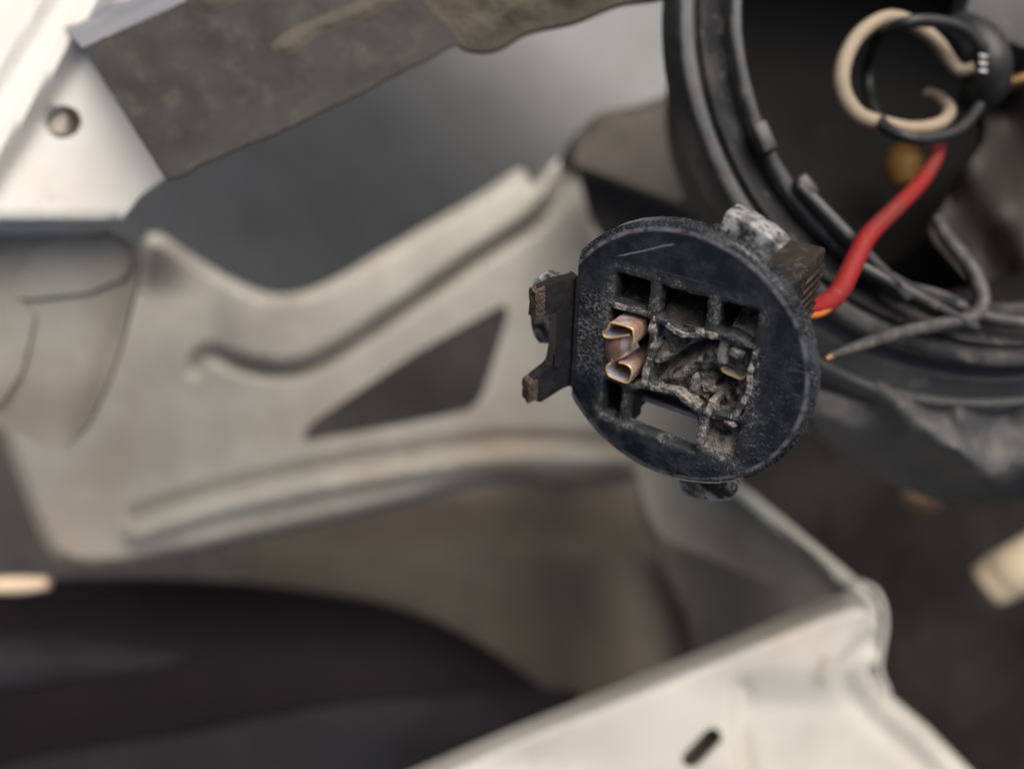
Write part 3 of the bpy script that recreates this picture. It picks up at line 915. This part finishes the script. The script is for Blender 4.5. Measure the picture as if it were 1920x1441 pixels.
# ribs between the slots, ash coated
def bar(name, pts, w, z0, z1, m, parent, seed=0, jit=.35, fr=.42):
    """wall following pts (u, v), thickness w, from z1 up to z0"""
    p = catmull([Vector((*q, 0)) for q in pts], 8)
    V, Fc = [], []
    K = len(p)
    for i in range(K):
        t = (p[min(i + 1, K - 1)] - p[max(i - 1, 0)]).normalized()
        nrm = Vector((-t.y, t.x, 0))
        a = noise.noise(p[i] * fr + Vector((seed * 3.3, 0, 0)))
        b = noise.noise(p[i] * fr * 2.6 + Vector((0, seed * 2.7, 0)))
        ww = w / 2 * (1 + .35 * a + .12 * b)
        zt = z0 - .25 + jit * (a + .4 * b) * 1.8
        for (s, z) in ((-1, z1), (-1, zt - .12), (-.8, zt), (.8, zt), (1, zt - .12), (1, z1)):
            V.append(p[i] + nrm * (s * ww) + Vector((b * .12, a * .12, z)))
    for i in range(K - 1):
        for j in range(5):
            Fc.append((i * 6 + j, i * 6 + j + 1, i * 6 + 7 + j, i * 6 + 6 + j))
    Fc += [(0, 1, 2, 3, 4, 5), tuple((K - 1) * 6 + j for j in (5, 4, 3, 2, 1, 0))]
    return build(name, V, Fc, m, parent)
bar("rib", [(-4.4, 8.4), (-4.2, 5), (-3.8, 2), (-4.4, -1.5), (-4.7, -5.6), (-4.6, -7.2)], 1.3, .15, -9, M['ash'], sock, 1)
bar("rib", [(-4.3, 7.6), (-2, 7.3), (0, 6.5), (1.8, 6.1), (3.6, 6.5), (5.6, 7.5), (7.5, 7.8), (9, 7.6)], 1.1, .05, -7, M['ash'], sock, 2, .5)
bar("rib", [(-7.8, -8.9), (-5, -7.3), (-2.4, -7.0), (1.6, -6.3), (4.0, -7.3), (6.8, -8.4)], 1.1, .05, -4, M['ash'], sock, 3, .4)
bar("rib", [(8.3, -17.2), (8.3, -14), (8.4, -11), (8.9, -8.0), (9.3, -5.6)], 1.25, .2, -7, M['ash'], sock, 4, .5)
bar("rib", [(-8.7, -17.4), (-8.7, -13), (-8.6, -9)], 1.0, .1, -6, M['edge'], sock, 5, .05)
bar("rib", [(-12.6, 8.0), (-9, 8.1), (-5, 8.3)], 1.0, .1, -8, M['ash'], sock, 6, .3)
bar("rib", [(15.6, 7), (15.3, 3), (15.7, 0), (15.2, -3), (14.4, -6), (13.2, -8.2)], 1.0, .1, -4, M['ash'], sock, 7, .7)

# melted mass in the middle
crt = [(x * 1.0, y * 1.0) for x, y in rounded(rect(-3.9, 15.4, -7.6, 7.4), .6)]
def melt(q):
    x, y = q[:, 0], q[:, 1]
    n1 = np.array([noise.noise(Vector((a * .35, b * .35, 1))) for a, b in q])
    n2 = np.array([noise.noise(Vector((a * .95, b * .95, 2))) for a, b in q])
    n3 = np.array([noise.noise(Vector((a * 2.3, b * 2.3, 4))) for a, b in q])
    vor = np.array([noise.voronoi(Vector((a * .42, b * .42, 3)))[0][0] for a, b in q])
    z = -3.4 + 1.3 * n1 + .7 * n2 + .35 * n3 + .9 * (.5 - vor)
    # dark diagonal crack
    d = segdist(np.array([(-4, -5.2), (-1, -2.6), (2.2, 1.2), (5.4, 4.2), (9, 7.2)], float), q, False)
    z = z - 4.5 * np.exp(-(d / 1.0) ** 2) + 1.2 * np.exp(-((d - 2.2) / 1.3) ** 2)
    # lower lumps rise to the left, right side falls into a pit
    z = z + 1.5 * np.exp(-(((x - 1) / 4) ** 2 + ((y + 3.5) / 2.6) ** 2))
    z = z - 3.5 * np.exp(-(((x - 9.5) / 3.0) ** 2 + ((y + 3.0) / 2.6) ** 2))
    return np.c_[q, z]
mm_ = sheet("melted_mass", crt, [], .36, melt, lambda q: np.c_[q, np.full(len(q), -11.5)], M['char'], sock)
# ramp of burnt plastic in the lower right slot
def ramp(q):
    n2 = np.array([noise.noise(Vector((a * .8, b * .8, 12))) + .5 * noise.noise(Vector((a * 2.2, b * 2.2, 14))) for a, b in q])
    return np.c_[q, -1.0 - (q[:, 1] + 17) * .42 + .5 * n2]
sheet("burnt_ramp", rounded(rect(8.9, 15.8, -16.9, -8.0), .4), [], .45, ramp, lambda q: np.c_[q, np.full(len(q), -8.2)], M['char'], sock)
# fins of burnt plastic in the upper slots
def fin(x0, y0, y1, seed, z):
    def f(q):
        n2 = np.array([noise.noise(Vector((a * .8, b * .8, seed))) + .5 * noise.noise(Vector((a * 2.2, b * 2.2, seed))) for a, b in q])
        return np.c_[q, z + .55 * n2 - (q[:, 1] - y0) * 1.7]
    return f
sheet("burnt_ramp", rounded(rect(-3.4, 5.8, 7.6, 12.8), .5), [], .45, fin(0, 7.6, 12.8, 21, -1.4), lambda q: np.c_[q, np.full(len(q), -13.0)], M['chardark'], sock)
sheet("burnt_ramp", rounded(rect(9.6, 15.2, 7.4, 13.4), .5), [], .45, fin(0, 7.4, 13.4, 23, -.9), lambda q: np.c_[q, np.full(len(q), -13.0)], M['char'], sock)
sheet("burnt_ramp", rounded(rect(-12.8, -5.6, 8.7, 11.6), .4), [], .45, fin(0, 8.7, 11, 25, -3.6), lambda q: np.c_[q, np.full(len(q), -13.0)], M['soot'], sock)

# lumps of ash
def lump(name, c, r, m, parent, seed):
    bm = bmesh.new()
    bmesh.ops.create_icosphere(bm, subdivisions=3, radius=1)
    V = []
    for vtx in bm.verts:
        d = vtx.co
        k = 1 + .38 * noise.noise(d * 1.6 + Vector((seed, 0, 0))) + .2 * noise.noise(d * 4 + Vector((0, seed, 0)))
        V.append((c[0] + d.x * r[0] * k, c[1] + d.y * r[1] * k, c[2] + d.z * r[2] * k))
    bm.verts.index_update()
    Fc = [tuple(x.index for x in f.verts) for f in bm.faces]
    bm.free()
    return build(name, V, Fc, m, parent)
for i, (c, r) in enumerate((((4.6, -4.6, -2.9), (1.0, 2.0, .9)), ((7.4, -4.6, -3.2), (1.6, .9, .9)), ((9.4, -7.0, -1.2), (1.1, 1.7, 1.0)), 
                            ((7.4, 1.2, -4.6), (1.6, 1.1, 1.0)), ((5.2, 7.6, -.6), (1.3, .8, .7)), ((13.4, -9.0, -.5), (1.3, .7, .6)), ((11.8, 5.4, -1.6), (1.6, 1.4, 1.0)))):
    lump("ash_lump", c, r, M['ash'], sock, i * 3.1)

# terminals
def strip(name, prof, th, z0, z1, m, parent, edge=None, lip=.0, taper=0.0):
    """sheet metal folded along prof (u, v), running back from z0 to z1, cut edge in its own colour"""
    p = [Vector((*q, 0)) for q in prof]
    K = len(p)
    ins, outs = [], []
    for i in range(K):
        t = (p[min(i + 1, K - 1)] - p[max(i - 1, 0)]).normalized()
        nr = Vector((-t.y, t.x, 0)) * th / 2
        outs.append(p[i] + nr)
        ins.append(p[i] - nr)
    V = [a + Vector((0, 0, z0)) for a in outs] + [a + Vector((0, 0, z0)) for a in ins] + [a + Vector((0, 0, z1)) for a in outs] + [a + Vector((0, 0, z1)) for a in ins]
    Fc = []
    for i in range(K - 1):
        Fc.append((i, i + 1, 2 * K + i + 1, 2 * K + i))
        Fc.append((K + i + 1, K + i, 3 * K + i, 3 * K + i + 1))
        Fc.append((2 * K + i, 2 * K + i + 1, 3 * K + i + 1, 3 * K + i))
    for i in (0, K - 1):
        Fc.append((i, K + i, 3 * K + i, 2 * K + i))
    for i in range(K - 1):
        Fc.append((i + 1, i, K + i, K + i + 1))
    o = build(name, V, Fc, m, parent)
    if edge is not None:
        p2 = [(outs[i] + ins[i]) / 2 + Vector((0, 0, z0 + .04)) for i in range(K)]
        tube(p2, th * .66, edge, "cut_edge", o, world=False, seg=8, n=2)
    return o
up = [tuple(q)[:2] for q in catmull([Vector((*q, 0)) for q in [(-6.6, 2.5), (-6.3, 3.6), (-6.55, 5.4), (-7.3, 6.15), (-10.6, 6.1), (-11.5, 5.7), (-12.1, 4.3), (-12.85, 3.3), (-12.3, 2.65), (-10.8, 2.9), (-9.1, 3.7), (-7.3, 4.6)]], 4)]
lo_ = [tuple(q)[:2] for q in catmull([Vector((*q, 0)) for q in [(-9.4, -2.5), (-7.9, -2.4), (-6.9, -2.8), (-6.5, -3.8), (-6.8, -5.5), (-7.5, -6.4), (-10.9, -6.3), (-11.8, -5.6), (-12.1, -4.4), (-11.6, -3.6)]], 4)]
ter = strip("terminal", up, .34, 3.0, -13, M['steel'], sock, M['brass'])
ter2 = strip("terminal", lo_, .36, 2.0, -13, M['steel'], sock, M['brass'])
# curled tongue of the upper terminal
tv, tf = [], []
nU, nV = 14, 12
for j in range(nV):
    for i in range(nU):
        a, b = i / (nU - 1), j / (nV - 1)
        u = -13.05 + 6.6 * a + .35 * b
        low = -4.2 + 5.6 * a ** 1.3
        vtop = 2.75 + .1 * a + 1.6 * a * a
        vv = vtop + (low - vtop) * b
        z = 3.0 + .55 * math.sin(b * math.pi * .9) - .9 * b * b - 1.7 * (1 - a) ** 3 - 1.4 * a * a
        tv.append((u, vv, z))
nt_ = len(tv)
for (x, y, z) in list(tv):
    tv.append((x + .05, y, z - .34))
for j in range(nV - 1):
    for i in range(nU - 1):
        q = j * nU + i
        tf.append((q, q + 1, q + nU + 1, q + nU))
        tf.append((nt_ + q + 1, nt_ + q, nt_ + q + nU, nt_ + q + nU + 1))
bd = [i for i in range(nU)] + [j * nU + nU - 1 for j in range(1, nV)] + [(nV - 1) * nU + i for i in range(nU - 2, -1, -1)] + [j * nU for j in range(nV - 2, 0, -1)]
for i in range(len(bd)):
    a, b = bd[i], bd[(i + 1) % len(bd)]
    tf.append((b, a, nt_ + a, nt_ + b))
build("tongue", tv, tf, M['tongue'], ter)
# inner brass lining so the openings read as metal
prism("inner_floor", [(-11.4, -5.6), (-7.4, -5.8), (-7.0, -3.4), (-9, -3.0), (-11.3, -3.9)], -9, -9.4, 1, M['brassin'], ter2)
# second terminal, mostly buried on the right
rt2 = strip("terminal", [(13.9, .6), (13.2, -.45), (11.6, -.35), (9.7, -.1), (9.2, .6)], .4, -2.8, -9, M['pale'], sock, M['brass'])
bevel_box("burnt_block", (8.2, 1.7, -5.2), (10.4, 7.0, -1.6), .7, M['pale'], sock, seg=3, jit=.25, sub=2)
# tinned blade behind the open slot
bld = bevel_box("tin_blade", (-9.4, -16.6, -10.4), (4.6, -15.5, -8.6), .2, M['tin'], sock, seg=1)
bevel_box("blade_carrier", (-13.2, -15.4, -14), (10.5, -9.75, -9.1), .3, M['soot'], sock)

# bayonet lugs
def lug(ang, half, r0, r1, z0, z1, m, rnd=.03):
    V, Fc = [], []
    n = 12
    b_ = 1.0 if rnd > .05 else .45
    pr = [(r0, z0), (r1 - 1.3 * b_, z0), (r1 - .4 * b_, z0 - .4 * b_), (r1, z0 - 1.2 * b_), (r1, z1 + 1.2 * b_), (r1 - .9 * b_, z1), (r0, z1)]
    for k in range(n + 1):
        th = ang + half * (2 * k / n - 1)
        for (r, z) in pr:
            if r > r0:
                r -= rnd * (r1 - r0) * abs(2 * k / n - 1) ** 5
            nz = .12 * noise.noise(Vector((r, th * 20, z)))
            V.append(((r + nz) * math.cos(th), (r + nz) * math.sin(th), z + nz))
    k_ = len(pr)
    for k in range(n):
        for j in range(k_):
            Fc.append((k * k_ + j, k * k_ + (j + 1) % k_, (k + 1) * k_ + (j + 1) % k_, (k + 1) * k_ + j))
    Fc += [tuple(range(k_)), tuple(n * k_ + j for j in range(k_))[::-1]]
    return build("bayonet_lug", V, Fc, m, sock)
lug(R_(69), R_(10.5), 24.3, 30.2, -2.9, -8.4, M['lug'])
lug(R_(-71), R_(10.5), 24.3, 33.0, -3.05, -8.4, M['lug'], .16)
lug(R_(181), R_(13), 22.5, 35.0, -3.6, -9.5, M['lug'], .10)

# snap clip leaning forward at the flat side
al = R_(60)
e = Vector((-math.cos(al), 0, math.sin(al)))
nn_ = Vector((math.sin(al), 0, math.cos(al)))
def clipmap(q, off):
    return np.array([tuple(Vector((-21.0, 0, 0)) + e * s + Vector((0, v_, 0)) + nn_ * (off - .25 * max(0, 1.2 - s) ** 2)) for s, v_ in q])
cl = rounded([(-.6, 11.6), (4.4, 11.4), (8.0, 10.4), (7.0, 4.4), (4.4, 5.0), (4.4, -3.0), (5.0, -7.1), (8.9, -9.3), (9.1, -14.2), (7.2, -15.4), (1.7, -13.0), (-.6, -13.2)], [.3, .8, .7, .7, .6, .6, 1.2, .7, .8, .6, 1.5, .4])
clip = sheet("snap_clip", cl, [], .7, lambda q: clipmap(q, 0), lambda q: clipmap(q, -2.6), M['clip'], sock)
sheet("clip_ridge", rounded(rect(3.1, 4.5, -7.4, 5.2), .3), [], .7, lambda q: clipmap(q, .55), lambda q: clipmap(q, -.4), M['clip'], clip)
tube([Vector((-20.75, 11.3, .05)), Vector((-20.75, 8, .12)), Vector((-20.75, 3.5, .1)), Vector((-20.75, -6, .02)), Vector((-20.75, -13, .05))], .55, M['clip'], "bend", clip, world=False, seg=10)
def tipbox(name, s0, s1, v0, v1, skew):
    V = []
    bm = bmesh.new()
    bmesh.ops.create_cube(bm, size=1)
    bmesh.ops.subdivide_edges(bm, edges=list(bm.edges), cuts=5, use_grid_fill=True)
    for x in bm.verts:
        c = x.co
        s = (s0 + s1) / 2 + c.x * (s1 - s0)
        v_ = (v0 + v1) / 2 + c.y * (v1 - v0) + skew * (c.x)
        o_ = -1.35 + c.z * 3.1
        p_ = Vector((-21, 0, 0)) + e * s + Vector((0, v_, 0)) + nn_ * o_
        V.append(p_ + noise.noise_vector(p_ * .9) * .32 + noise.noise_vector(p_ * 2.4) * .16)
    bm.verts.index_update()
    Fc = [tuple(x.index for x in f.verts) for f in bm.faces]
    bm.free()
    return build(name, V, Fc, M['broken'], clip)
tipbox("broken_tip", 6.9, 9.0, 4.5, 10.3, -.7)
tipbox("broken_tip", 8.0, 10.0, -14.6, -9.8, -.7)

# hold the scene's detail budget in check
print("tris", sum(len(o.data.polygons) for o in bpy.data.objects if o.type == 'MESH'))
